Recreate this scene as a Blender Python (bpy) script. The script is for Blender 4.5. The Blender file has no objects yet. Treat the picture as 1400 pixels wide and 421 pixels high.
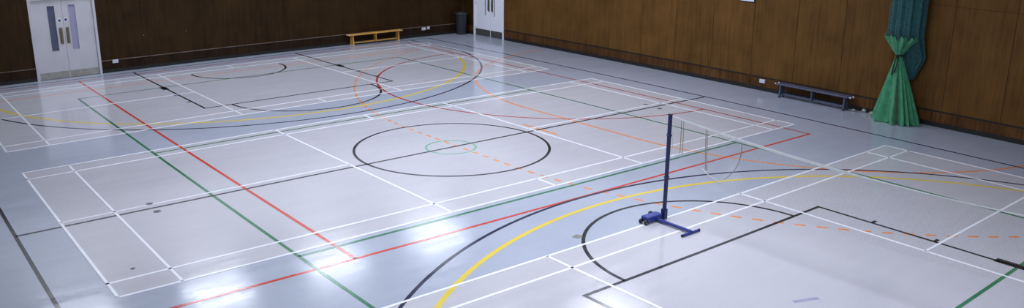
import bpy, bmesh, math, random
from mathutils import Vector, Matrix
random.seed(7)
PI = math.pi
sc = bpy.context.scene
COL = sc.collection

# ------------------------------------------------------------------ materials
def newmat(name):
    m = bpy.data.materials.new(name); m.use_nodes = True
    nt = m.node_tree
    return m, nt, nt.nodes['Principled BSDF']

def plain(name, col, rough=.5, metal=0., noise=.06, scale=12., coat=0., spec=.5, bump=0., trans=0.):
    m, nt, b = newmat(name)
    tc = nt.nodes.new('ShaderNodeTexCoord')
    n = nt.nodes.new('ShaderNodeTexNoise'); n.inputs['Scale'].default_value = scale; n.inputs['Detail'].default_value = 4
    r = nt.nodes.new('ShaderNodeValToRGB')
    r.color_ramp.elements[0].color = tuple(c * (1 - noise) for c in col) + (1,)
    r.color_ramp.elements[1].color = tuple(min(1, c * (1 + noise)) for c in col) + (1,)
    r.color_ramp.elements[0].position = .3; r.color_ramp.elements[1].position = .7
    nt.links.new(tc.outputs['Object'], n.inputs['Vector'])
    nt.links.new(n.outputs['Fac'], r.inputs['Fac'])
    nt.links.new(r.outputs['Color'], b.inputs['Base Color'])
    b.inputs['Roughness'].default_value = rough; b.inputs['Metallic'].default_value = metal
    b.inputs['Coat Weight'].default_value = coat; b.inputs['Specular IOR Level'].default_value = spec
    if trans: b.inputs['Transmission Weight'].default_value = trans
    if bump:
        bp = nt.nodes.new('ShaderNodeBump'); bp.inputs['Strength'].default_value = bump; bp.inputs['Distance'].default_value = .01
        nt.links.new(n.outputs['Fac'], bp.inputs['Height']); nt.links.new(bp.outputs['Normal'], b.inputs['Normal'])
    return m

FLOOR_ROUGH = .125
def vinyl(name, ca, cb, rough=FLOOR_ROUGH, fine=.05):
    """seamless sprung-floor paint: mottled, scuffed, glossy"""
    m, nt, b = newmat(name)
    L = nt.links.new
    geo = nt.nodes.new('ShaderNodeNewGeometry')
    n1 = nt.nodes.new('ShaderNodeTexNoise'); n1.inputs['Scale'].default_value = .55; n1.inputs['Detail'].default_value = 5; n1.inputs['Roughness'].default_value = .6
    n2 = nt.nodes.new('ShaderNodeTexNoise'); n2.inputs['Scale'].default_value = 14; n2.inputs['Detail'].default_value = 6; n2.inputs['Roughness'].default_value = .7
    mp = nt.nodes.new('ShaderNodeMapping'); mp.inputs['Scale'].default_value = (.35, 2.2, 1)
    n3 = nt.nodes.new('ShaderNodeTexNoise'); n3.inputs['Scale'].default_value = 2.2; n3.inputs['Detail'].default_value = 5
    for n in (n1, n2): L(geo.outputs['Position'], n.inputs['Vector'])
    L(geo.outputs['Position'], mp.inputs['Vector']); L(mp.outputs['Vector'], n3.inputs['Vector'])
    r = nt.nodes.new('ShaderNodeValToRGB')
    r.color_ramp.elements[0].position = .32; r.color_ramp.elements[1].position = .68
    r.color_ramp.elements[0].color = ca + (1,); r.color_ramp.elements[1].color = cb + (1,)
    L(n1.outputs['Fac'], r.inputs['Fac'])
    a1 = nt.nodes.new('ShaderNodeMath'); a1.operation = 'ADD'; L(n2.outputs['Fac'], a1.inputs[0]); L(n3.outputs['Fac'], a1.inputs[1])
    mr = nt.nodes.new('ShaderNodeMapRange'); mr.inputs['From Min'].default_value = .6; mr.inputs['From Max'].default_value = 1.4
    mr.inputs['To Min'].default_value = 1 - fine; mr.inputs['To Max'].default_value = 1 + fine
    L(a1.outputs[0], mr.inputs['Value'])
    mx = nt.nodes.new('ShaderNodeVectorMath'); mx.operation = 'MULTIPLY'
    L(r.outputs['Color'], mx.inputs[0]); L(mr.outputs[0], mx.inputs[1])
    L(mx.outputs[0], b.inputs['Base Color'])
    rr = nt.nodes.new('ShaderNodeMapRange'); rr.inputs['To Min'].default_value = rough - .055; rr.inputs['To Max'].default_value = rough + .085
    rr.inputs['From Min'].default_value = .7; rr.inputs['From Max'].default_value = 1.3; L(a1.outputs[0], rr.inputs['Value']); L(rr.outputs[0], b.inputs['Roughness'])
    return m

def wood(name, dark, light, axis, panel=True, off=0., gain=1.):
    """dark wood veneer, vertical grain, a tone of its own for every 1.23 m panel; axis = the wall's running axis"""
    m, nt, b = newmat(name); L = nt.links.new
    geo = nt.nodes.new('ShaderNodeNewGeometry')
    sp = nt.nodes.new('ShaderNodeSeparateXYZ'); L(geo.outputs['Position'], sp.inputs[0])
    run = sp.outputs[axis]
    sh = nt.nodes.new('ShaderNodeMath'); sh.operation = 'SUBTRACT'; L(run, sh.inputs[0]); sh.inputs[1].default_value = off
    dv = nt.nodes.new('ShaderNodeMath'); dv.operation = 'DIVIDE'; L(sh.outputs[0], dv.inputs[0]); dv.inputs[1].default_value = 1.23
    fl = nt.nodes.new('ShaderNodeMath'); fl.operation = 'FLOOR'; L(dv.outputs[0], fl.inputs[0])
    wn = nt.nodes.new('ShaderNodeTexWhiteNoise'); wn.noise_dimensions = '1D'; L(fl.outputs[0], wn.inputs['W'])
    cb = nt.nodes.new('ShaderNodeCombineXYZ'); L(run, cb.inputs[0]); L(sp.outputs[2], cb.inputs[2]); L(fl.outputs[0], cb.inputs[1])
    mp = nt.nodes.new('ShaderNodeMapping'); mp.inputs['Scale'].default_value = (14, 1, .9); L(cb.outputs[0], mp.inputs['Vector'])
    g = nt.nodes.new('ShaderNodeTexNoise'); g.inputs['Scale'].default_value = 1.; g.inputs['Detail'].default_value = 7; g.inputs['Roughness'].default_value = .65
    L(mp.outputs[0], g.inputs['Vector'])
    big = nt.nodes.new('ShaderNodeTexNoise'); big.inputs['Scale'].default_value = 1.6; big.inputs['Detail'].default_value = 3; L(cb.outputs[0], big.inputs['Vector'])
    ad = nt.nodes.new('ShaderNodeMath'); ad.operation = 'MULTIPLY_ADD'; L(big.outputs['Fac'], ad.inputs[0]); ad.inputs[1].default_value = .7; L(g.outputs['Fac'], ad.inputs[2])
    if panel:
        a2 = nt.nodes.new('ShaderNodeMath'); a2.operation = 'MULTIPLY_ADD'; L(wn.outputs['Value'], a2.inputs[0]); a2.inputs[1].default_value = .10; L(ad.outputs[0], a2.inputs[2])
    else: a2 = ad
    r = nt.nodes.new('ShaderNodeValToRGB'); r.color_ramp.elements[0].position = .62; r.color_ramp.elements[1].position = 1.18
    mrr = nt.nodes.new('ShaderNodeMapRange'); mrr.inputs['From Min'].default_value = .55; mrr.inputs['From Max'].default_value = 1.3
    L(a2.outputs[0], mrr.inputs['Value'])
    r.color_ramp.elements[0].position = 0.1; r.color_ramp.elements[1].position = .9
    r.color_ramp.elements[0].color = tuple(c * gain for c in dark) + (1,); r.color_ramp.elements[1].color = tuple(c * gain for c in light) + (1,)
    L(mrr.outputs[0], r.inputs['Fac']); L(r.outputs['Color'], b.inputs['Base Color'])
    b.inputs['Roughness'].default_value = .6; b.inputs['Specular IOR Level'].default_value = .12
    return m

M = dict(
    floor=vinyl('hall_floor_paint', (.36, .395, .475), (.405, .44, .52), fine=.035),
    court=vinyl('court_field_paint', (.475, .472, .515), (.51, .505, .545), fine=.035),
    white=vinyl('white_line_paint', (.80, .82, .88), (.88, .90, .95)),
    black=vinyl('black_line_paint', (.012, .013, .017), (.02, .021, .026), fine=.2),
    navy=vinyl('navy_line_paint', (.010, .012, .045), (.018, .02, .06), fine=.2),
    red=vinyl('red_line_paint', (.53, .035, .018), (.62, .05, .026)),
    dred=vinyl('crimson_line_paint', (.37, .03, .028), (.45, .042, .035)),
    green=vinyl('green_line_paint', (.025, .16, .075), (.045, .21, .10)),
    orange=vinyl('orange_line_paint', (.76, .22, .03), (.84, .27, .05)),
    yellow=vinyl('yellow_line_paint', (.68, .50, .05), (.76, .58, .07)),
    mint=vinyl('mint_line_paint', (.10, .36, .22), (.16, .45, .29)),
    cap=plain('floor_socket_cap', (.09, .10, .13), .4),
    plate=plain('floor_plate', (.17, .175, .14), .35, noise=.25, scale=30),
    scuff=vinyl('scuffed_tape', (.27, .28, .40), (.37, .38, .50), fine=.25),
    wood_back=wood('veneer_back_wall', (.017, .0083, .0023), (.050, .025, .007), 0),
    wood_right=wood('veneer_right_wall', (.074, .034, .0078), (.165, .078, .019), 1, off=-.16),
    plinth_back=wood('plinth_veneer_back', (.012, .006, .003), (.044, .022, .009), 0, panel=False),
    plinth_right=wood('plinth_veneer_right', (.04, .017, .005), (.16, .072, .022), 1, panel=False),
    ledge=plain('pale_ledge_wood', (.16, .12, .10), .35, noise=.35, scale=5),
    skirting=plain('black_skirting', (.006, .006, .006), .6),
    cream=plain('painted_wall', (.62, .62, .60), .7, noise=.03),
    ceiling=plain('painted_ceiling', (.75, .76, .78), .8, noise=.02),
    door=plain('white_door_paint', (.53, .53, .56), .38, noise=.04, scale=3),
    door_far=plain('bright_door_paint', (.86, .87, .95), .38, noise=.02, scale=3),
    kick=plain('dulled_kick_plate', (.34, .33, .30), .42, metal=.25, noise=.15, scale=6),
    kick_dark=plain('dark_kick_plate', (.085, .080, .072), .4, metal=.2, noise=.15),
    glass_dark=plain('blue_grey_wired_glass', (.07, .085, .14), .12, noise=.1, scale=8, coat=.6),
    glass_pale=plain('pale_reflection_glass', (.31, .31, .46), .3, noise=.06, coat=.3),  # the pane's pale reflection is put into the base colour
    brass=plain('aged_brass', (.22, .19, .13), .35, metal=.55, noise=.12),
    bluedisc=plain('blue_sign_disc', (.015, .05, .22), .35),
    disc=plain('white_sign_rim', (.75, .76, .8), .4),
    pine=plain('varnished_pine', (.62, .34, .075), .35, noise=.14, scale=9, coat=.3),
    pine_tip=plain('pale_pine_hook', (.80, .62, .36), .4),
    blue_wood=plain('blue_grey_painted_wood', (.075, .09, .145), .4, noise=.12, scale=9),
    silver=plain('pale_rubber_tip', (.72, .72, .78), .35),
    bin=plain('dark_grey_plastic', (.019, .022, .026), .4, noise=.12, bump=.1, scale=25),
    post=plain('navy_powder_coat', (.011, .017, .09), .3, noise=.1),
    base=plain('royal_blue_powder_coat', (.028, .046, .25), .35, noise=.1),
    rubber=plain('black_rubber', (.012, .012, .018), .55),
    steel=plain('bright_steel', (.5, .5, .52), .3, metal=.9),
    tape=plain('white_net_tape', (.58, .60, .60), .7, noise=.05),
    cord=plain('tan_net_cord', (.34, .31, .24), .8, noise=.1),
    mesh=plain('grey_net_twine', (.30, .29, .26), .8),
    plug=plain('white_plastic', (.66, .65, .74), .35, noise=.03),
    hole=plain('dark_socket_hole', (.02, .02, .03), .5),
    sign=plain('white_sign_board', (.70, .74, .85), .4, noise=.03),
    tie=plain('dark_green_cord', (.008, .016, .014), .7),
    scrapw=plain('pale_scrap', (.36, .34, .33), .7, noise=.2, scale=40),
    scrapy=plain('yellowed_scrap', (.36, .36, .22), .7, noise=.3, scale=40),
    scrapg=plain('dark_scrap', (.03, .03, .035), .7, noise=.3, scale=40),
)

def fabric(name, ca, cb, scale, alpha=None, grid=None):
    m, nt, b = newmat(name); L = nt.links.new
    tc = nt.nodes.new('ShaderNodeTexCoord')
    n = nt.nodes.new('ShaderNodeTexNoise'); n.inputs['Scale'].default_value = scale; n.inputs['Detail'].default_value = 5
    L(tc.outputs['Object'], n.inputs['Vector'])
    r = nt.nodes.new('ShaderNodeValToRGB'); r.color_ramp.elements[0].position = .35; r.color_ramp.elements[1].position = .65
    r.color_ramp.elements[0].color = ca + (1,); r.color_ramp.elements[1].color = cb + (1,)
    L(n.outputs['Fac'], r.inputs['Fac']); L(r.outputs['Color'], b.inputs['Base Color'])
    b.inputs['Roughness'].default_value = .75; b.inputs['Sheen Weight'].default_value = .3
    b.inputs['Specular IOR Level'].default_value = .2
    if grid:
        uv = nt.nodes.new('ShaderNodeUVMap')
        br = nt.nodes.new('ShaderNodeTexBrick'); br.offset = 0.5; br.inputs['Scale'].default_value = 1
        br.inputs['Brick Width'].default_value = grid; br.inputs['Row Height'].default_value = grid
        br.inputs['Mortar Size'].default_value = grid * .22; br.inputs['Mortar Smooth'].default_value = .2
        L(uv.outputs['UV'], br.inputs['Vector'])
        br.inputs['Color1'].default_value = (alpha,) * 3 + (1,); br.inputs['Color2'].default_value = (alpha,) * 3 + (1,)
        br.inputs['Mortar'].default_value = (1, 1, 1, 1)
        L(br.outputs['Color'], b.inputs['Alpha'])
    return m
M['cloth'] = fabric('green_curtain_cloth', (.035, .20, .095), (.060, .285, .14), 9)
M['netting'] = fabric('teal_curtain_netting', (.010, .060, .066), (.018, .092, .095), 20, alpha=.62, grid=.035)

# ------------------------------------------------------------------ mesh helpers
class MB:
    def __init__(s): s.bm = bmesh.new()
    def box(s, lo, hi, rot=None, piv=None):
        v = [s.bm.verts.new((x, y, z)) for x in (lo[0], hi[0]) for y in (lo[1], hi[1]) for z in (lo[2], hi[2])]
        for f in ((0, 1, 3, 2), (4, 6, 7, 5), (0, 4, 5, 1), (2, 3, 7, 6), (0, 2, 6, 4), (1, 5, 7, 3)):
            s.bm.faces.new([v[i] for i in f])
        if rot is not None:
            bmesh.ops.rotate(s.bm, verts=v, cent=piv or ((lo[0] + hi[0]) / 2, (lo[1] + hi[1]) / 2, (lo[2] + hi[2]) / 2), matrix=rot)
        return v
    def poly_prism(s, pts, h0, h1, axis=2):
        def P(a, b, c):
            return {2: (a, b, c), 1: (a, c, b), 0: (c, a, b)}[axis]
        n = len(pts)
        lo = [s.bm.verts.new(P(p[0], p[1], h0)) for p in pts]; hi = [s.bm.verts.new(P(p[0], p[1], h1)) for p in pts]
        s.bm.faces.new(lo[::-1]); s.bm.faces.new(hi)
        for i in range(n): s.bm.faces.new((lo[i], lo[(i + 1) % n], hi[(i + 1) % n], hi[i]))
    def tube(s, pts, r, n=8, caps=True):
        pts = [Vector(p) for p in pts]; rings = []
        rs = r if isinstance(r, (list, tuple)) else [r] * len(pts)
        for i, p in enumerate(pts):
            t = (pts[min(i + 1, len(pts) - 1)] - pts[max(i - 1, 0)]).normalized()
            u = t.cross(Vector((0, 0, 1)))
            if u.length < 1e-3: u = t.cross(Vector((0, 1, 0)))
            u.normalize(); w = t.cross(u)
            rings.append([s.bm.verts.new(p + (u * math.cos(2 * PI * k / n) + w * math.sin(2 * PI * k / n)) * rs[i]) for k in range(n)])
        for a, b in zip(rings, rings[1:]):
            for k in range(n): s.bm.faces.new((a[k], a[(k + 1) % n], b[(k + 1) % n], b[k]))
        if caps: s.bm.faces.new(rings[0][::-1]); s.bm.faces.new(rings[-1])
    def lathe(s, prof, c, n=24):
        rings = []
        for r, z in prof:
            rings.append([s.bm.verts.new((c[0] + r * math.cos(2 * PI * k / n), c[1] + r * math.sin(2 * PI * k / n), c[2] + z)) for k in range(n)])
        for a, b in zip(rings, rings[1:]):
            for k in range(n): s.bm.faces.new((a[k], a[(k + 1) % n], b[(k + 1) % n], b[k]))
        s.bm.faces.new(rings[0][::-1]); s.bm.faces.new(rings[-1])
    def ribbon(s, pts, w, z0, z1, closed=False):
        """flat painted strip of width w along a polyline"""
        P = [Vector((p[0], p[1])) for p in pts]; n = len(P); L = []; R = []
        for i in range(n):
            if closed: a, b = P[(i - 1) % n], P[(i + 1) % n]
            else: a, b = P[max(i - 1, 0)], P[min(i + 1, n - 1)]
            if 0 < i < n - 1 or closed:
                d1 = (P[i] - P[(i - 1) % n]).normalized(); d2 = (P[(i + 1) % n] - P[i]).normalized()
                t = (d1 + d2).normalized(); k = 1 / max(.3, t.dot(d1))
            else: t = (b - a).normalized(); k = 1
            nn = Vector((-t.y, t.x)) * (w / 2 * k)
            L.append(P[i] + nn); R.append(P[i] - nn)
        q = []
        for l, r in zip(L, R):
            q.append([s.bm.verts.new((l.x, l.y, z1)), s.bm.verts.new((r.x, r.y, z1)), s.bm.verts.new((l.x, l.y, z0)), s.bm.verts.new((r.x, r.y, z0))])
        rng = range(n if closed else n - 1)
        for i in rng:
            a, b = q[i], q[(i + 1) % n]
            s.bm.faces.new((a[0], a[1], b[1], b[0])); s.bm.faces.new((a[2], b[2], b[3], a[3]))
            s.bm.faces.new((a[0], b[0], b[2], a[2])); s.bm.faces.new((a[1], a[3], b[3], b[1]))
        if not closed:
            s.bm.faces.new((q[0][0], q[0][2], q[0][3], q[0][1])); s.bm.faces.new((q[-1][0], q[-1][1], q[-1][3], q[-1][2]))
    def build(s, name, mat, parent=None, label=None, smooth=False, bevel=0., loc=None):
        bmesh.ops.recalc_face_normals(s.bm, faces=s.bm.faces[:])
        me = bpy.data.meshes.new(name)
        if loc is not None: bmesh.ops.translate(s.bm, verts=s.bm.verts[:], vec=-Vector(loc))
        s.bm.to_mesh(me); s.bm.free()
        me.materials.append(mat)
        if smooth:
            for p in me.polygons: p.use_smooth = True
        o = bpy.data.objects.new(name, me); COL.objects.link(o)
        if loc is not None: o.location = loc
        if parent is not None: o.parent = parent
        if label: o['label'] = label
        if bevel:
            md = o.modifiers.new('bevel', 'BEVEL'); md.width = bevel; md.segments = 2; md.limit_method = 'ANGLE'
        return o

def thing(name, label, cat, loc, rz=0., group=None):
    o = bpy.data.objects.new(name, None); COL.objects.link(o)
    o.location = loc; o.rotation_euler = (0, 0, rz); o.empty_display_size = .2
    o['label'] = label; o['category'] = cat
    if group: o['group'] = group
    return o
def struct(o, label, cat):
    o['kind'] = 'structure'; o['label'] = label; o['category'] = cat
    return o

# ------------------------------------------------------------------ room shell
XR, XL, YB, YF, ZC = 9.06, -9.3, 11.9, -14.2, 6.9
T = .25
b = MB(); b.box((XL - T, YF - T, -.2), (XR + T, YB + T, 0))
floor = struct(b.build('floor', M['floor']), 'glossy blue-grey sports hall floor painted with many coloured court lines', 'floor')
b = MB(); b.box((XL - T, YF - T, ZC), (XR + T, YB + T, ZC + .2))
struct(b.build('ceiling', M['ceiling']), 'plain white hall ceiling', 'ceiling')

D1 = (-4.83, -3.15, 2.155)        # door in the back wall: x0, x1, height
D2 = (9.60, 11.25, 2.22)         # door in the right wall: y0, y1
b = MB()
b.box((XL - T, YB, 0), (D1[0], YB + T, ZC)); b.box((D1[1], YB, 0), (XR + T, YB + T, ZC)); b.box((D1[0], YB, D1[2]), (D1[1], YB + T, ZC))
b.box((D1[0], YB + .12, 0), (D1[1], YB + T, D1[2]))
wall_back = struct(b.build('wall_back', M['cream']), 'far wall of the hall, clad in dark brown wood veneer', 'wall')
b = MB()
b.box((XR, YF - T, 0), (XR + T, D2[0], ZC)); b.box((XR, D2[1], 0), (XR + T, YB, ZC)); b.box((XR, D2[0], D2[2]), (XR + T, D2[1], ZC))
b.box((XR + .12, D2[0], 0), (XR + T, D2[1], D2[2]))
wall_right = struct(b.build('wall_right', M['cream']), 'right-hand wall of the hall, clad in brown wood veneer panels', 'wall')
b = MB(); b.box((XL - T, YF - T, 0), (XL, YB, ZC)); struct(b.build('wall_left', M['plinth_back']), 'left-hand wall of the hall', 'wall')
b = MB(); b.box((XL, YF - T, 0), (XR, YF, ZC)); struct(b.build('wall_front', M['plinth_back']), 'near wall of the hall behind the viewing gallery', 'wall')

TH = .018; RAIL = .33; TOP = 3.6
def panels(axis, start, end, doors, z0, z1, wallc, sign, step=1.23, off=-.16, gap=.0055, rows=None):
    """veneer boards with open joints; axis 0 = runs in x"""
    b = MB()
    k0 = math.floor((start - off) / step)
    cuts = [start]
    k = k0
    while off + k * step < end:
        if off + k * step > start + .05: cuts.append(off + k * step)
        k += 1
    cuts.append(end)
    for a, c in zip(cuts, cuts[1:]):
        segs = [(a + gap, c - gap, z0)]
        for d0, d1, dh in doors:
            out = []
            for (p, q, zz) in segs:
                if q <= d0 or p >= d1: out.append((p, q, zz)); continue
                if p < d0: out.append((p, d0, zz))
                if q > d1: out.append((d1, q, zz))
                if z1 > dh: out.append((max(p, d0), min(q, d1), max(zz, dh)))
            segs = out
        for p, q, zz in segs:
            zs = [zz] + [r for r in (rows or []) if r > zz] + [z1]
            for u, v in zip(zs, zs[1:]):
                if v - u < .01 or q - p < .01: continue
                if axis == 0: b.box((p, wallc - TH, u + (gap if u > zz else 0)), (q, wallc, v))
                else: b.box((wallc - TH, p, u + (gap if u > zz else 0)), (wallc, q, v))
    return b
dB = [(D1[0], D1[1], D1[2])]; dR = [(D2[0], D2[1], D2[2])]
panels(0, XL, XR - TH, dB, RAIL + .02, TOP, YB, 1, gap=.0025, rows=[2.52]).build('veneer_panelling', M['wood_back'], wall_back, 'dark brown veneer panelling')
panels(1, D2[1], YB - TH, [], RAIL + .02, TOP, XR, 1, rows=[2.52]).build('corner_panel', M['wood_back'], wall_right, 'veneer panel in the corner, coloured darker')  # narrow corner strip takes the darker back-wall colour
panels(1, YF, D2[1] - .0, dR, RAIL + .02, TOP, XR, 1, rows=[2.52]).build('veneer_panelling', M['wood_right'], wall_right, 'brown veneer panelling with vertical joints')
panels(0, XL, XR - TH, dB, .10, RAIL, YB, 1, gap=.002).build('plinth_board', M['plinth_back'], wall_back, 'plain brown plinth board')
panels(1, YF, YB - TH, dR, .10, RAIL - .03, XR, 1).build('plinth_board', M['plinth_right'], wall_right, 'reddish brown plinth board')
def backing(axis, start, end, door, wallc):
    b = MB()
    for (p, q, z0) in ((start, door[0], .10), (door[1], end, .10), (door[0], door[1], door[2])):
        if axis == 0: b.box((p, wallc - .008, z0), (q, wallc, TOP))
        else: b.box((wallc - .008, p, z0), (wallc, q, TOP))
    return b
backing(0, XL, XR - TH, D1, YB).build('backing_board', M['skirting'], wall_back, 'dark board behind the panel joints')
backing(1, YF, YB - TH, D2, XR).build('backing_board', M['skirting'], wall_right, 'dark board behind the panel joints')
n = 1
for (lo, hi) in (((XL, YB - .03, RAIL), (D1[0], YB, RAIL + .02)), ((D1[1], YB - .03, RAIL), (XR - .03, YB, RAIL + .02)),
                 ((XR - .022, YF, RAIL - .03), (XR, D2[0], RAIL - .016)), ((XR - .022, D2[1], RAIL - .03), (XR, YB - .03, RAIL - .016))):
    b = MB(); b.box(lo, hi)
    back = n < 3
    struct(b.build('trim_%d' % n, M['ledge'] if back else M['plinth_right']), 'thin %s ledge along the %s wall, %s' % (('pale', 'far', 'left of the white double door' if n == 1 else 'right of the white double door') if back else ('brown', 'right-hand', 'running behind the green curtain' if n == 3 else 'in the corner behind the bin')), 'ledge')
    n += 1
b = MB(); b.box((XL, YB - .012, 0), (D1[0], YB, .10)); b.box((D1[1], YB - .012, 0), (XR - .012, YB, .10))
struct(b.build('baseboard_back', M['skirting']), 'black skirting at the foot of the far wall', 'baseboard')
b = MB(); b.box((XR - .012, YF, 0), (XR, D2[0], .10)); b.box((XR - .012, D2[1], 0), (XR, YB, .10))
struct(b.build('baseboard_right', M['skirting']), 'black skirting at the foot of the right-hand wall', 'baseboard')

for x, z in ((-1.93, .93), (-.72, .93)):
    b = MB(); b.poly_prism([(x + .014 * math.cos(k * PI / 6), z + .014 * math.sin(k * PI / 6)) for k in range(12)], YB - TH - .006, YB - TH, axis=1)
    b.build('screw_cap', M['brass'], wall_back, 'small pale screw cap')
# ------------------------------------------------------------------ doors
def door_leaf(tag, P, a, c, h, m, kick, vis, glass, plate, disc, root, hside):
    """P(u, d, z): u along the wall, d out of the wall; leaf from u=a to c"""
    def bx(b, u0, u1, d0, d1, z0, z1):
        A = P(u0, d0, z0); B = P(u1, d1, z1)
        b.box([min(A[i], B[i]) for i in range(3)], [max(A[i], B[i]) for i in range(3)])
    b = MB()
    v0, v1, w0, w1 = vis
    bx(b, a, v0, -.05, -.006, .01, h); bx(b, v1, c, -.05, -.006, .01, h)
    bx(b, v0, v1, -.05, -.006, .01, w0); bx(b, v0, v1, -.05, -.006, w1, h)
    leaf = b.build('door_leaf', m, root)
    b = MB(); bx(b, v0, v1, -.035, -.022, w0, w1); b.build('vision_panel', glass[0], leaf, glass[1])
    b = MB()
    for (p, q, r, s) in ((v0 - .012, v0, w0 - .012, w1 + .012), (v1, v1 + .012, w0 - .012, w1 + .012), (v0, v1, w0 - .012, w0), (v0, v1, w1, w1 + .012)):
        bx(b, p, q, -.006, -.001, r, s)
    b.build('glazing_bead', m, leaf)
    b = MB(); bx(b, min(a, c) + .015, max(a, c) - .01, -.006, -.002, .015, kick[0]); b.build('kick_plate', kick[1], leaf, kick[2])
    b = MB(); bx(b, plate[0], plate[1], -.006, -.001, plate[2], plate[3]); pl = b.build('push_plate', plate[4], leaf, plate[5])
    b = MB(); um = (plate[0] + plate[1]) / 2
    bx(b, um - .012, um + .012, .028, .044, plate[2] + .05, plate[3] - .05)
    bx(b, um - .010, um + .010, -.001, .030, plate[2] + .06, plate[2] + .085); bx(b, um - .010, um + .010, -.001, .030, plate[3] - .085, plate[3] - .06)
    b.build('pull_handle', plate[4], leaf)
    if disc:
        for rad, dd, mm, nm in ((.055, .003, M['disc'], 'sign_rim'), (.034, .005, M['bluedisc'], 'sign_disc')):
            b = MB(); pts = [(disc[0] + rad * math.cos(2 * PI * k / 20), disc[1] + rad * math.sin(2 * PI * k / 20)) for k in range(20)]
            fr = [b.bm.verts.new(P(p[0], -.006 + dd, p[1])) for p in pts]; bk = [b.bm.verts.new(P(p[0], -.006, p[1])) for p in pts]
            b.bm.faces.new(fr); b.bm.faces.new(bk[::-1])
            for i in range(20): b.bm.faces.new((fr[i], fr[(i + 1) % 20], bk[(i + 1) % 20], bk[i]))
            b.build(nm, mm, leaf, 'round blue sign' if nm == 'sign_disc' else None)
    for z in (.25, 1.1, 1.88):
        b = MB(); e = a if hside < 0 else c
        bx(b, e - .012, e + .012, -.006, .004, z - .05, z + .05); b.build('hinge', M['steel'], leaf)
    return leaf

def door(name, label, P, u0, u1, H, m, rim, leafs):
    root = bpy.data.objects.new(name, None); COL.objects.link(root); root['kind'] = 'structure'; root['label'] = label; root['category'] = 'door'
    b = MB(); fw = .068
    def bx(u0_, u1_, d0, d1, z0, z1):
        A = P(u0_, d0, z0); B = P(u1_, d1, z1)
        b.box([min(A[i], B[i]) for i in range(3)], [max(A[i], B[i]) for i in range(3)])
    bx(u0, u0 + fw, -.11, .035, 0, H); bx(u1 - fw, u1, -.11, .035, 0, H); bx(u0 + fw, u1 - fw, -.11, .035, H - fw, H)
    b.build('door_frame', m, root, bevel=.004)
    for l in leafs: door_leaf(P=P, root=root, m=m, **l)
    return root
PB = lambda u, d, z: (u, YB - d, z)
PR = lambda u, d, z: (XR - d, u, z)
door('door_1', 'white double door in the far wall, with two tall glass panels and round blue signs', PB, D1[0], D1[1], D1[2], M['door'], 0, [
    dict(a=-4.758, c=-3.994, h=2.085, kick=(.19, M['kick'], 'dull metal kick plate'), vis=(-4.36, -4.18, .74, 1.92), glass=(M['glass_dark'], 'dark blue-grey glass'), plate=(-4.125, -4.035, .91, 1.34, M['brass'], 'aged brass plate'), disc=(-4.085, 1.53), hside=-1, tag=''),
    dict(a=-3.988, c=-3.222, h=2.085, kick=(.19, M['kick'], 'dull metal kick plate'), vis=(-3.83, -3.66, .74, 1.92), glass=(M['glass_pale'], 'glass with a pale reflection painted in'), plate=(-3.955, -3.87, .91, 1.34, M['brass'], 'aged brass plate'), disc=(-3.925, 1.54), hside=1, tag='')])
door('door_2', 'bright white double door in the right-hand wall near the corner, beside the grey bin', PR, D2[0], D2[1], D2[2], M['door_far'], 0, [
    dict(a=9.672, c=10.347, h=2.145, kick=(.235, M['kick_dark'], 'dark kick plate'), vis=(10.105, 10.165, .72, 1.90), glass=(M['glass_dark'], 'dark slot of glass'), plate=(10.21, 10.29, .86, 1.30, M['brass'], 'brown push plate'), disc=None, hside=-1, tag=''),
    dict(a=10.353, c=11.178, h=2.145, kick=(.235, M['kick_dark'], 'dark kick plate'), vis=(10.60, 10.66, .72, 1.90), glass=(M['glass_dark'], 'dark slot of glass'), plate=(10.40, 10.48, .86, 1.30, M['brass'], 'brown push plate'), disc=None, hside=1, tag='')])

# ------------------------------------------------------------------ painted floor
layer = dict(field=.0006, orange=.0010, yellow=.0013, green=.0022, red=.0019, dred=.0019, navy=.0025, black=.0028, mint=.0016, white=.0034)
def paint(name, mat, shapes, label=None, parent=None, w=.05, kind=None):
    b = MB()
    for s in shapes:
        if s[0] == 'L': b.ribbon(s[1], s[2] if len(s) > 2 else w, 0.0, layer[mat])
        elif s[0] == 'C': b.ribbon(s[1], w, 0.0, layer[mat], closed=True)
        elif s[0] == 'B': b.box((s[1][0], s[1][1], 0), (s[1][2], s[1][3], layer[mat]))
    return b.build(name, M[mat], parent or floor, label)
def arc(cx, cy, r, a0, a1, n=72):
    return [(cx + r * math.cos(math.radians(a0 + (a1 - a0) * i / n)), cy + r * math.sin(math.radians(a0 + (a1 - a0) * i / n))) for i in range(n + 1)]

def badminton(cy, label, net_marks=True):
    hw, hl, w = 3.03, 6.68, .04
    b = MB(); b.box((-hl, cy - hw, 0), (hl, cy + hw, layer['field']))
    f = b.build('badminton_court', M['court'], floor, label)
    for y in (cy - hw, cy - hw + .46, cy + hw - .46, cy + hw): paint('sideline', 'white', [('L', [(-hl - .02, y), (hl + .02, y)])], parent=f, w=w)
    for x in (-hl, hl): paint('baseline', 'white', [('L', [(x, cy - hw), (x, cy + hw)])], parent=f, w=w)
    for x in (-5.92, 5.92): paint('long_service_line', 'white', [('L', [(x, cy - hw), (x, cy + hw)])], parent=f, w=w)
    for x in (-2., 2.): paint('short_service_line', 'white', [('L', [(x, cy - hw), (x, cy + hw)])], parent=f, w=w)
    for s in (-1, 1): paint('centre_line', 'white', [('L', [(2. * s, cy), (hl * s, cy)])], parent=f, w=w)
    if net_marks:
        for s in (-1, 1): paint('net_mark', 'white', [('L', [(0, cy + s * hw), (0, cy + s * (hw - .46))])], parent=f, w=w)
    return f
badminton(0, 'grey badminton court with white lines in the middle of the hall')
badminton(-8.12, 'grey badminton court with white lines under the net', net_marks=False)
badminton(7.72, 'grey badminton court with white lines along the far wall')

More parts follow.
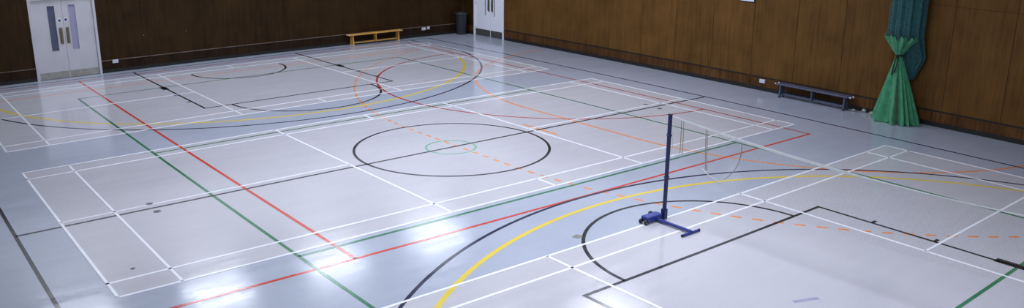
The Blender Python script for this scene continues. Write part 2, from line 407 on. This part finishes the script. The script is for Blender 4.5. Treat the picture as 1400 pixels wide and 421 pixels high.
CY = -.18
# basketball (black / navy)
yb, yf_ = 11.5, -11.86
paint('halfway_line', 'black', [('L', [(-7.31, CY), (7.31, CY)])], 'black halfway line')
paint('boundary_line', 'black', [('L', [(-7.31, yf_), (-7.31, yb)])], 'black basketball sideline')
paint('boundary_line', 'navy', [('L', [(7.31, yf_), (7.31, yb)])], 'navy basketball sideline')
paint('end_line', 'navy', [('L', [(-7.335, yb), (7.335, yb)])], 'navy end line along the far wall')
paint('centre_circle', 'black', [('C', arc(0.02, CY, 1.775, 0, 355, 71))], 'black centre circle')
paint('centre_spot_circle', 'mint', [('C', arc(0, -.17, .455, 0, 350, 35))], 'small green circle', w=.035)
KX = 2.43
def key(fy, s, lanes):
    end = yf_ if s < 0 else yb
    paint('free_throw_lane', 'black', [('L', [(-KX, end), (-KX, fy), (KX, fy), (KX, end)])], 'black three-sided free throw lane')
    if s < 0: paint('free_throw_arc', 'black', [('L', arc(0, fy, 1.775, 0, 180, 60))], 'black free throw arc')
    else: paint('free_throw_arc', 'black', [('L', arc(0, fy, 1.8, 180, 360, 60))], 'black free throw arc')
    sh = []
    for x in (-1, 1):
        for d in (.88, 1.82): y = fy + s * d; sh.append(('B', (min(x * KX, x * (KX + .12)), y - .025, max(x * KX, x * (KX + .12)), y + .025)))
        y = fy + s * 2.85; sh.append(('B', (min(x * KX - x * .05, x * (KX + .10)), y - .2, max(x * KX - x * .05, x * (KX + .10)), y + .2)))
    paint('lane_mark', 'black', sh, 'black rebound marks beside the lane')
key(-6.22, -1, 0); key(5.82, 1, 0)
paint('restricted_arc', 'black', [('L', arc(0, 9.93, 1.28, 173, 367, 50))], 'black half circle under the basket', w=.055)
def three(cy, r, s, end, x, mat, lab):
    a = math.degrees(math.acos(x / r))
    if s > 0: pts = [(-x, end)] + arc(0, cy, r, 180 + a, 360 - a, 90) + [(x, end)]
    else: pts = [(x, end)] + arc(0, cy, r, a, 180 - a, 90) + [(-x, end)]
    paint('three_point_line', mat, [('L', pts)], lab)
three(10.08, 6.76, 1, yb, 6.60, 'navy', 'navy three-point line at the far end')
three(-10.46, 6.76, -1, yf_, 6.60, 'navy', 'navy three-point line at the near end')
# older, yellow arcs inside them
paint('goal_area_arc', 'yellow', [('L', arc(0, 10.20, 6.36, 192, 337.5, 90))], 'yellow arc at the far end', w=.075)
paint('goal_area_arc', 'yellow', [('L', arc(0, -10.45, 6.36, 10, 170, 90))], 'yellow arc at the near end', w=.07)
# netball (red), lying across the hall
paint('netball_third_line', 'red', [('L', [(-3.94, -3.68), (-3.94, 11.15)])], 'red cross line of the netball court')
paint('netball_sideline', 'red', [('L', [(-9.1, -3.68), (6.245, -3.68)])], 'red sideline on the near side')
paint('netball_sideline', 'dred', [('L', [(-9.1, 11.15), (6.245, 11.15)])], 'red sideline along the far wall')
paint('netball_goal_line', 'dred', [('L', [(6.22, -3.68), (6.22, 11.15)])], 'red goal line')
paint('netball_goal_circle', 'dred', [('L', arc(6.22, 3.73, 4.72, 90, 270, 90))], 'red half circle of the netball court')
# volleyball (green)
vy0, vy1, vx = CY - 8.99, CY + 8.99, 4.475
paint('volleyball_sideline', 'green', [('L', [(-vx, vy0), (-vx, vy1)])], 'green volleyball sideline, left')
paint('volleyball_sideline', 'green', [('L', [(vx, vy0), (vx, vy1)])], 'green volleyball sideline, right')
for y, l in ((vy0, 'near end line'), (vy1, 'far end line')): paint('volleyball_end_line', 'green', [('L', [(-vx, y), (vx, y)])], 'green ' + l)
for y, l in ((-3.18, 'near attack line'), (2.82, 'far attack line')): paint('volleyball_attack_line', 'green', [('L', [(-vx, y), (vx, y)])], 'green ' + l)
# handball (orange) with the goal on the right-hand wall
def goal_area(r, x_end):
    top = arc(9.1, 1.32, r, 180 - math.degrees(math.acos((9.1 - x_end) / r)) if x_end < 9.1 else 90, 180, 60)[::-1]
    a_end = math.degrees(math.acos((9.1 - x_end) / r))
    top = arc(9.1, 1.32, r, 180 - a_end, 180, 60)
    bot = arc(9.1, -1.68, r, 180, 180 + a_end, 60)
    return top + bot
paint('handball_goal_area_line', 'orange', [('L', goal_area(5.95, 8.75))], 'orange goal area line')
paint('handball_penalty_mark', 'orange', [('L', [(2.15, -.68), (2.15, .36)])], 'short orange penalty mark')
paint('handball_far_line', 'orange', [('L', [(-9.1, 9.72), (5.7, 9.72)])], 'faint orange line near the far wall', w=.045)
pts = goal_area(8.97, 5.8)
seg = [0]
for p, q in zip(pts, pts[1:]): seg.append(seg[-1] + math.dist(p, q))
def at(s):
    for i in range(len(seg) - 1):
        if seg[i + 1] >= s:
            t = (s - seg[i]) / (seg[i + 1] - seg[i]); return (pts[i][0] + (pts[i + 1][0] - pts[i][0]) * t, pts[i][1] + (pts[i + 1][1] - pts[i][1]) * t)
    return pts[-1]
# phase: one dash is centred at (.81, -5.17)
best = min(range(int(seg[-1] * 100)), key=lambda i: math.dist(at(i / 100), (.81, -5.17))) / 100
s = best % .30 - .075
sh = []
while s + .15 < seg[-1]:
    if s > 0: sh.append(('L', [at(s), at(s + .075), at(s + .15)]))
    s += .30
paint('handball_dashed_line', 'orange', sh, 'orange dashed free throw line')
# caps, plates and scuffs let into the floor
def cap(x, y, r=.055):
    b = MB(); b.lathe([(r, 0), (r, .0042), (r * .8, .005)], (x, y, 0), 16); return b.build('floor_socket', M['cap'], floor, 'small dark floor socket')
for p in ((-5.39, .04), (-5.40, -.37), (5.52, .09), (5.46, -.37)): cap(*p)
cap(-6.3, -2.29, .03)
b = MB(); b.poly_prism([(-1.31, -4.80), (-1.20, -4.77), (-1.16, -4.86), (-1.28, -4.90)], 0, .003); b.build('floor_plate', M['plate'], floor, 'small grey metal plate')
b = MB(); b.ribbon([(-.71, -7.84), (-.55, -7.905), (-.40, -7.97)], .06, 0, .0022); b.build('tape_patch', M['scuff'], floor, 'worn bluish strip of tape')

# ------------------------------------------------------------------ benches
def bench(label, loc, rz, m, tip, h=.33, L=1.98, group=None):
    r = thing('gym_bench', label, 'bench', loc, rz)
    hl = L / 2; w = .115; tt = .035
    b = MB(); b.box((-hl, -w, h - tt), (hl, w, h)); b.build('seat', m, r, bevel=.01)
    for s in (-1, 1):
        x = s * (hl - .085)
        b = MB()    # end support: a board, splayed at the bottom, notched into two feet
        pr = [(-.105, 0.018), (-.05, 0.018), (-.04, .06), (.04, .06), (.05, .018), (.105, .018), (.082, h - tt), (-.082, h - tt)]
        b.poly_prism(pr, x - .018, x + .018, axis=0)
        leg = b.build('leg', m, r, bevel=.003)
        for q in (-1, 1):
            b = MB(); b.box((x - .026, q * .078 - .035, 0), (x + .026, q * .078 + .035, .02)); b.build('foot', M['rubber'] if m is M['blue_wood'] else tip, leg, bevel=.005)
    b = MB(); pr = [(-.07, .07), (.07, .07), (.08, h - tt), (-.08, h - tt)]
    b.poly_prism(pr, -.016, .016, axis=0); b.build('middle_support', m, r, bevel=.003)
    b = MB(); b.box((-hl + .103, -.028, .055), (hl - .103, .028, .10)); b.build('balance_rail', m, r, bevel=.006)
    for s in (-1, 1):      # hooks with pale rubber ends
        for q in (-1, 1):
            b = MB(); b.tube([(s * (hl - .01), q * .07, h - .022), (s * (hl + .045), q * .07, h - .022)], .017, 10)
            hk = b.build('hook', m, r)
            b = MB(); b.lathe([(.006, -.02), (.018, -.013), (.022, 0), (.018, .013), (.006, .02)], (s * (hl + .055), q * .07, h - .018), 12)
            b.build('hook_tip', tip, hk, 'pale rounded tip', smooth=True)
    return r
bench('varnished pine gym bench standing against the far wall', (5.38, 11.70, 0), math.radians(.3), M['pine'], M['pine_tip'], h=.352, L=1.87)
bench('blue-grey painted gym bench standing against the right-hand wall near the green curtain', (8.82, -2.12, 0), PI / 2, M['blue_wood'], M['silver'], L=1.87)

# ------------------------------------------------------------------ bin
r = thing('waste_bin', 'tall dark grey plastic waste bin in the corner beside the white door', 'bin', (8.76, 11.60, 0))
b = MB(); b.lathe([(.165, 0), (.172, .01), (.222, .70), (.212, .70), (.165, .03), (.0, .03)][:5], (0, 0, 0), 28)
bo = b.build('bin_body', M['bin'], r, smooth=False)
b = MB()
n = 28; prof = [(.222, .69), (.236, .69), (.240, .71), (.236, .745), (.222, .75), (.210, .74)]
rings = [[b.bm.verts.new((R * math.cos(2 * PI * k / n), R * math.sin(2 * PI * k / n), z)) for k in range(n)] for R, z in prof]
for i in range(len(prof)):
    a, c = rings[i], rings[(i + 1) % len(prof)]
    for k in range(n): b.bm.faces.new((a[k], a[(k + 1) % n], c[(k + 1) % n], c[k]))
b.build('bin_rim', M['bin'], r, smooth=True)
b = MB(); b.lathe([(.21, .70), (.205, .715), (.15, .74), (.02, .75)], (0, 0, 0), 28); b.build('bin_liner', M['rubber'], r, 'black bin liner', smooth=True)

# ------------------------------------------------------------------ wall sockets and sign
def socket(label, u, z, P, double=True, group=None):
    w = .078 if double else .045; hh = .045
    c = P(u, 0, z); r = thing('wall_socket', label, 'socket', c)
    def Q(a, d, zz):
        p = P(u + a, TH + d, z + zz); return (p[0] - c[0], p[1] - c[1], p[2] - c[2])
    def bx(b, a0, a1, d0, d1, z0, z1):
        A, B = Q(a0, d0, z0), Q(a1, d1, z1); b.box([min(A[i], B[i]) for i in range(3)], [max(A[i], B[i]) for i in range(3)])
    b = MB(); bx(b, -w, w, 0, .03, -hh, hh); b.build('face_plate', M['plug'], r, bevel=.004)
    if double:
        for s in (-1, 1):
            b = MB(); bx(b, s * .04 - .004, s * .04 + .004, .0302, .0315, -.002, .014); bx(b, s * .04 - .016, s * .04 - .006, .0302, .0315, -.02, -.014); bx(b, s * .04 + .006, s * .04 + .016, .0302, .0315, -.02, -.014)
            b.build('pin_holes', M['hole'], r)
        b = MB(); bx(b, -.012, .012, .0302, .036, .018, .034); b.build('switch', M['plug'], r)
    else:
        b = MB(); bx(b, -.012, .012, .0302, .036, -.014, .014); b.build('switch', M['plug'], r)
    return r
socket('white double wall socket on the far wall, just right of the double door', -2.78, .30, PB)
socket('white double wall socket on the far wall between the pine bench and the bin', 7.38, .27, PB)
socket('small single white switch plate right next to the far wall socket by the bin', 7.57, .285, PB, double=False)
socket('white double wall socket on the right-hand wall, left of the blue-grey bench', -.56, .245, PR)
b = MB(); b.box((XR - TH - .012, -.13, 2.13), (XR - TH, .28, 2.43))
r = thing('wall_sign', 'white notice board fixed on the right-hand wall at the top edge of the picture', 'sign', (0, 0, 0))
sg = b.build('sign_board', M['sign'], r, bevel=.002)
b = MB(); b.box((XR - TH - .02, -.15, 2.115), (XR - TH, .30, 2.13)); b.box((XR - TH - .02, -.15, 2.43), (XR - TH, .30, 2.445))
b.box((XR - TH - .02, -.15, 2.13), (XR - TH, -.13, 2.43)); b.box((XR - TH - .02, .28, 2.13), (XR - TH, .30, 2.43)); b.build('sign_frame', M['skirting'], r, 'thin dark frame')

# ------------------------------------------------------------------ net post and net
PX, PY = .155, -5.13
r = thing('net_post', 'navy blue badminton net post on a wheeled royal blue base', 'net post', (PX, PY, 0))
H = 1.52
b = MB(); b.box((-.022, -.022, .05), (.022, .022, H)); b.build('pole', M['post'], r, bevel=.006)
b = MB(); b.box((-.026, -.026, H), (.026, .026, H + .012)); b.build('pole_cap', M['rubber'], r, bevel=.004)
b = MB(); b.box((-.034, -.034, .02), (.034, .034, .17)); b.build('pole_socket', M['post'], r, bevel=.005)
for z in (.62, 1.22):
    b = MB(); b.box((-.027, -.027, z), (.027, .027, z + .028)); cl = b.build('clamp_ring', M['post'], r)
    b = MB(); b.tube([(-.027, 0, z + .014), (-.05, 0, z + .014)], .006, 8); b.build('hook', M['steel'], cl)
b = MB(); b.box((-.33, .00, .028), (-.03, .135, .105)); b.box((-.034, -.01, .028), (.03, .11, .07))
bs = b.build('base_weight', M['base'], r, 'royal blue weight box', bevel=.008)
for (x, y) in ((-.345, .02), (-.345, .115)):
    b = MB(); b.tube([(x, y - .016, .034), (x, y + .016, .034)], .034, 16); b.build('wheel', M['rubber'], bs)
b = MB(); b.tube([(-.12, .135, .085), (-.12, .165, .085)], .034, 16); b.build('wheel', M['rubber'], bs)
b = MB(); b.tube([(-.36, -.01, .03), (-.36, .145, .03)], .008, 8); b.build('axle', M['steel'], bs)
b = MB(); b.box((-.155, -.61, .022), (-.115, .0, .058)); b.build('base_leg', M['base'], r, 'royal blue floor leg', bevel=.005)
b = MB(); b.tube([(-.30, -.60, .020), (.03, -.60, .020)], .018, 12); cb_ = b.build('cross_foot', M['base'], r, smooth=False)
for x in (-.32, .03):
    b = MB(); b.tube([(x, -.60, .020), (x + .02, -.60, .020)], .0195, 12); b.build('end_cap', M['rubber'], cb_)

NX = PX; y0n, y1n = PY - .045, -11.18
def top(y):
    t = (y - y0n) / (y1n - y0n); return 1.505 - .15 * 4 * t * (1 - t) * (1 if t < .5 else 1)
def bot(y):
    t = (y - y0n) / (y1n - y0n); return top(y) - .50 - .24 * min(1, t / .18)
def nx(y, z):                    # the net bellies and hangs in loose folds near the post
    t = (y0n - y); k = max(0, (top(y) - z)); return NX + .035 * math.sin(t * 5.2) * k * math.exp(-t * .5)
r = thing('badminton_net', 'fine badminton net with a white top tape hanging from the navy post', 'net', (NX, y0n, 0))
def rel(p): return (p[0] - NX, p[1] - y0n, p[2])
b = MB(); N = 60; th = .0022
ys = [y0n + (y1n - y0n) * i / N for i in range(N + 1)]
def strip(b, pts, wz, wx):
    q = []
    for p in pts:
        q.append([b.bm.verts.new(rel((p[0] + sx * wx, p[1], p[2] + sz * wz))) for sx, sz in ((-1, -1), (1, -1), (1, 1), (-1, 1))])
    for a, c in zip(q, q[1:]):
        for k in range(4): b.bm.faces.new((a[k], a[(k + 1) % 4], c[(k + 1) % 4], c[k]))
    b.bm.faces.new(q[0][::-1]); b.bm.faces.new(q[-1])
tw = [.008 + .009 * min(1, (y0n - y) / 1.0) if y > -7.8 else max(.006, .017 - .022 * (-7.8 - y)) for y in ys]   # the tape rolls up towards the far post
q = []
for y, hw in zip(ys, tw):
    q.append([b.bm.verts.new(rel((NX + sx * .003, y, top(y) + sz * hw))) for sx, sz in ((-1, -1), (1, -1), (1, 1), (-1, 1))])
for a, c in zip(q, q[1:]):
    for k in range(4): b.bm.faces.new((a[k], a[(k + 1) % 4], c[(k + 1) % 4], c[k]))
b.bm.faces.new(q[0][::-1]); b.bm.faces.new(q[-1])
b.build('top_tape', M['tape'], r, 'white top tape', loc=None)
b = MB()
rows = 30
for j in range(1, rows + 1):
    strip(b, [(nx(y, top(y) - (top(y) - bot(y)) * j / rows), y, top(y) - (top(y) - bot(y)) * j / rows) for y in ys], .00034, .00034)
nv = 250
for i in range(1, nv):
    y = y0n - .03 + (y1n - y0n + .03) * i / nv
    q = []
    for j in range(7):
        z = top(y) - (top(y) - bot(y)) * j / 6; p = (nx(y, z), y, z)
        q.append([b.bm.verts.new(rel((p[0] + sx * .00034, p[1] + sy * .00034, p[2]))) for sx, sy in ((-1, -1), (1, -1), (1, 1), (-1, 1))])
    for a, c in zip(q, q[1:]):
        for k in range(4): b.bm.faces.new((a[k], a[(k + 1) % 4], c[(k + 1) % 4], c[k]))
b.build('net_mesh', M['mesh'], r, 'fine grey netting')
def vband(pts, w):
    b = MB(); q = []
    for p in pts: q.append([b.bm.verts.new(rel((p[0] + sx * .003, p[1] + sy * w, p[2]))) for sx, sy in ((-1, -1), (1, -1), (1, 1), (-1, 1))])
    for a, c in zip(q, q[1:]):
        for k in range(4): b.bm.faces.new((a[k], a[(k + 1) % 4], c[(k + 1) % 4], c[k]))
    b.bm.faces.new(q[0][::-1]); b.bm.faces.new(q[-1]); return b
for (ya, yb_, zb, w) in ((-5.325, -5.335, 1.02, .005), (-5.365, -5.375, 1.02, .005), (-5.75, -5.79, .90, .006), (-5.775, -5.815, .90, .004), (-6.33, -6.10, .84, .006)):
    pts_ = []
    for k in range(9):
        t = k / 8; y = ya + (yb_ - ya) * t ** 3; pts_.append((NX + .012 * math.sin(t * 3), y, top(ya) - (top(ya) - zb) * t))
    vband(pts_, w).build('hanging_cord', M['cord'], r, 'tan vertical cord')
b = MB(); b.tube([rel((NX, -5.73, .90)), rel((NX, -5.85, .84)), rel((NX, -6.0, .80)), rel((NX, -6.07, .785))], .005, 6); b.build('loose_hem', M['tape'], r, 'white scrap of lower hem')
b = MB(); b.tube([rel((NX, y0n - .02, top(y0n))), rel((NX, y0n - .022, bot(y0n)))], .005, 6); b.build('side_tape', M['tape'], r)

# ------------------------------------------------------------------ dividing curtain
CX, CYc = 8.76, -4.14
r = thing('divider_curtain', 'green cloth and teal netting divider curtain, tied into a bundle against the right-hand wall', 'curtain', (CX, CYc, 0))
def sheet(rings, closed=True, uvs=None):
    b = MB(); uv = b.bm.loops.layers.uv.new('UVMap'); V = [[b.bm.verts.new(p) for p in rg] for rg in rings]
    n = len(V[0])
    for i in range(len(V) - 1):
        for k in range(n if closed else n - 1):
            k2 = (k + 1) % n; f = b.bm.faces.new((V[i][k], V[i][k2], V[i + 1][k2], V[i + 1][k]))
            if uvs:
                kk = k + 1
                for lp, (a, c) in zip(f.loops, ((i, k), (i, kk), (i + 1, kk), (i + 1, k))): lp[uv].uv = uvs(a, c)
    return b
# teal netting bundle, hanging from above the frame down behind the cloth
rings = []; nt_ = 160; zs = [.92 + i * (6.2 - .92) / 60 for i in range(61)]
for z in zs:
    rg = []
    low = max(0., min(1., (1.86 - z) / .5)); end = max(0., (1.42 - z) / .5)
    for k in range(nt_):
        a = 2 * PI * k / nt_; pl = 1 + .07 * math.sin(11 * a + .25 * z) + .045 * math.sin(23 * a + 1.3)
        rx = .19 * (1 - low) + .085 * low; ry = (.375 * (1 - low) + .235 * low) * (1 - .45 * end)
        x = .07 * (1 - low) + .17 * low + rx * math.cos(a) * pl
        rg.append((min(x, .275), -.03 - .215 * low + .10 * end + ry * math.sin(a) * pl, z))
    rings.append(rg)
sheet(rings, uvs=lambda i, k: (k * 2.6 / nt_, i * 5.45 / 60)).build('netting', M['netting'], r, 'teal mesh netting bunched in folds', smooth=True)
b = MB(); b.box((-.06, -.5, 6.2), (.06, .5, 6.26)); b.build('curtain_track', M['steel'], r)
# green skirt, tied at 1.42 m and flaring to the floor in deep folds
rings = []; n = 300
def fold(a, t):
    q = math.sin(8 * a + .9 + .5 * math.sin(2 * a)) + .35 * math.sin(15 * a + 2.0 + t)
    q = q if q > 0 else q * 1.25
    for c, w_, d in ((3.42, .07, 2.0), (3.98, .08, 2.3), (4.75, .08, 1.5)):   # the deepest creases
        q -= d * math.exp(-((a - c) / w_) ** 2)
    return q
for i in range(57):
    t = i / 56; z = 1.42 * (1 - t) + .012 * t
    fl = t ** .86
    rg = []
    for k in range(n):
        a = 2 * PI * k / n
        amp = .09 + .19 * t * (1 - .25 * t)
        pl = 1 + amp * fold(a, t)
        rx = .055 + .22 * fl; ry = .050 + (.36 if math.sin(a) < 0 else .42) * fl
        cx = -.05 - .03 * fl; cy = -.16 * fl
        zz = z + (.018 * math.sin(13 * a) + .012 * math.sin(7 * a)) * (t ** 6)
        if t > .93: pl *= 1 + .05 * math.sin(29 * a) * (t - .93) / .07
        x = cx + rx * math.cos(a) * pl
        rg.append((min(x, .22), cy + ry * math.sin(a) * pl, max(zz, .006)))
    rings.append(rg)
sheet(rings).build('skirt', M['cloth'], r, 'green cloth flaring to the floor', smooth=True)
# cuff: the cloth above the tie fans out, wrapping the netting, to a scalloped edge
rings = []; n = 200
for i in range(27):
    t = i / 26; rg = []
    for k in range(n):
        a = 2 * PI * k / n; amp = .10 + .05 * t
        pl = 1 + amp * (math.sin(9 * a + .4) * .7 + math.sin(14 * a + 1) * .3)
        rx = .05 + .225 * t ** .9; ry = .045 + .315 * t ** .9
        z = 1.42 + .39 * t + (.034 * math.sin(9 * a + .9) + .022 * math.sin(19 * a) + .016 * math.sin(31 * a + 1)) * t ** 4
        x = -.05 + .06 * t + rx * math.cos(a) * pl
        rg.append((min(x, .28), .005 * t + ry * math.sin(a) * pl, z))
    rings.append(rg)
sheet(rings).build('cuff', M['cloth'], r, 'green cloth fanning out above the tie', smooth=True)
b = MB()
b.tube([(-.05 + .066 * math.cos(a), .060 * math.sin(a), 1.42 + .012 * math.sin(2 * a)) for a in [2 * PI * k / 20 for k in range(21)]], .018, 8, caps=False)
b.build('tie', M['tie'], r, 'dark cord tied round the cloth', smooth=True)
for dy, l in ((.012, .40), (-.02, .34)):
    b = MB(); b.tube([(-.12, dy, 1.42), (-.15, dy * 1.6, 1.34), (-.20, dy * 2, 1.2), (-.235, dy * 1.5, 1.42 - l)], [.016, .013, .011, .017], 8); b.build('tie_end', M['tie'], r, smooth=True)
b = MB(); b.lathe([(.008, -.03), (.03, -.02), (.034, 0), (.03, .02), (.008, .03)], (-.125, 0, 1.42), 12); b.build('knot', M['tie'], r, smooth=True)

# small things lying on the floor between the bench and the curtain
def scrap(label, x, y, m, sz, seed):
    rnd = random.Random(seed); b = MB(); n = 12; rings = []
    for i in range(7):
        ph = PI * i / 6; rg = []
        for k in range(n):
            a = 2 * PI * k / n; q = 1 + rnd.uniform(-.22, .22)
            rg.append(b.bm.verts.new((max(.004, math.sin(ph)) * math.cos(a) * sz[0] * q, max(.004, math.sin(ph)) * math.sin(a) * sz[1] * q, max(0, sz[2] * (1 - math.cos(ph)) * .5 * (1 + rnd.uniform(-.1, .1))))))
        rings.append(rg)
    for p, q in zip(rings, rings[1:]):
        for k in range(n): b.bm.faces.new((p[k], p[(k + 1) % n], q[(k + 1) % n], q[k]))
    b.bm.faces.new(rings[0][::-1]); b.bm.faces.new(rings[-1])
    o = b.build('crumpled_scrap', m, None, label); o.location = (x, y, 0); o['category'] = 'scrap'
    return o
scrap('pale crumpled scrap on the floor right under the end of the blue-grey bench', 8.90, -3.14, M['scrapw'], (.035, .05, .05), 1)
scrap('light crumpled scrap against the skirting beside the blue-grey bench', 8.97, -3.36, M['scrapw'], (.035, .055, .085), 2)
scrap('yellowish crumpled scrap on the floor next to the green curtain', 8.93, -3.60, M['scrapy'], (.045, .08, .07), 3)

# ------------------------------------------------------------------ light: rows of ceiling luminaires
LX = (-8.1, -4.95, -1.15, 2.65, 6.5)
POWER = 203.
ROWS = ((10.1, (0, .60, .58, .52, .52)),     # the tubes over the far end are dimmer, those by the gallery are off
        (1.8, (0, .48, 1.15, 1.05, .70)),
        (-5.0, (0, .30, 1.85, .20, .0)),
        (-11.5, (0, .45, 1.1, .10, .0)))
for y, ws in ROWS:
    for x, wt in zip(LX, ws):
        if wt == 0: continue
        ld = bpy.data.lights.new('ceiling_lamp', 'AREA'); ld.shape = 'RECTANGLE'; ld.size = 1.8; ld.size_y = 1.9
        ld.energy = POWER * wt; ld.color = (.83, .88, 1.0)
        lo = bpy.data.objects.new('ceiling_lamp', ld); COL.objects.link(lo); lo.location = (x, y, 6.5)
w = bpy.data.worlds.new('hall_world'); sc.world = w; w.use_nodes = True
w.node_tree.nodes['Background'].inputs[0].default_value = (.6, .68, .85, 1); w.node_tree.nodes['Background'].inputs[1].default_value = .15

# ------------------------------------------------------------------ camera: slightly barrel-distorted zoom lens, principal point below the middle of the cropped frame
K1, K3 = 1.1982, -.3039
C = (-8.6316, -12.4816, 4.1689); ROT = (-.6859, 1.2583, .0076); CYP = 250.
cd = bpy.data.cameras.new('camera'); cam = bpy.data.objects.new('camera', cd); COL.objects.link(cam); sc.camera = cam
cd.type = 'PANO'; cd.panorama_type = 'FISHEYE_LENS_POLYNOMIAL'
S = 36.
cd.sensor_fit = 'HORIZONTAL'; cd.sensor_width = S; cd.sensor_height = S * 421 / 1400
cd.fisheye_fov = PI
cd.fisheye_polynomial_k0 = 0; cd.fisheye_polynomial_k1 = -K1 / S; cd.fisheye_polynomial_k2 = 0
cd.fisheye_polynomial_k3 = -K3 / S ** 3; cd.fisheye_polynomial_k4 = 0
cd.shift_y = (CYP - 210.5) / 421
cd.clip_start = .05; cd.clip_end = 200
R3 = Matrix.Rotation(ROT[0], 3, 'Z') @ Matrix.Rotation(ROT[1], 3, 'X') @ Matrix.Rotation(ROT[2], 3, 'Z')
MW = R3.to_4x4(); MW.translation = C; cam.matrix_world = MW

sc.view_settings.view_transform = 'Standard'; sc.view_settings.look = 'None'
sc.view_settings.exposure = 0; sc.view_settings.gamma = 1; sc.view_settings.use_curve_mapping = False
cy = sc.cycles
cy.use_denoising = True; cy.max_bounces = 7; cy.diffuse_bounces = 4; cy.glossy_bounces = 3; cy.transparent_max_bounces = 12
cy.sample_clamp_indirect = 6; cy.caustics_reflective = False; cy.caustics_refractive = False
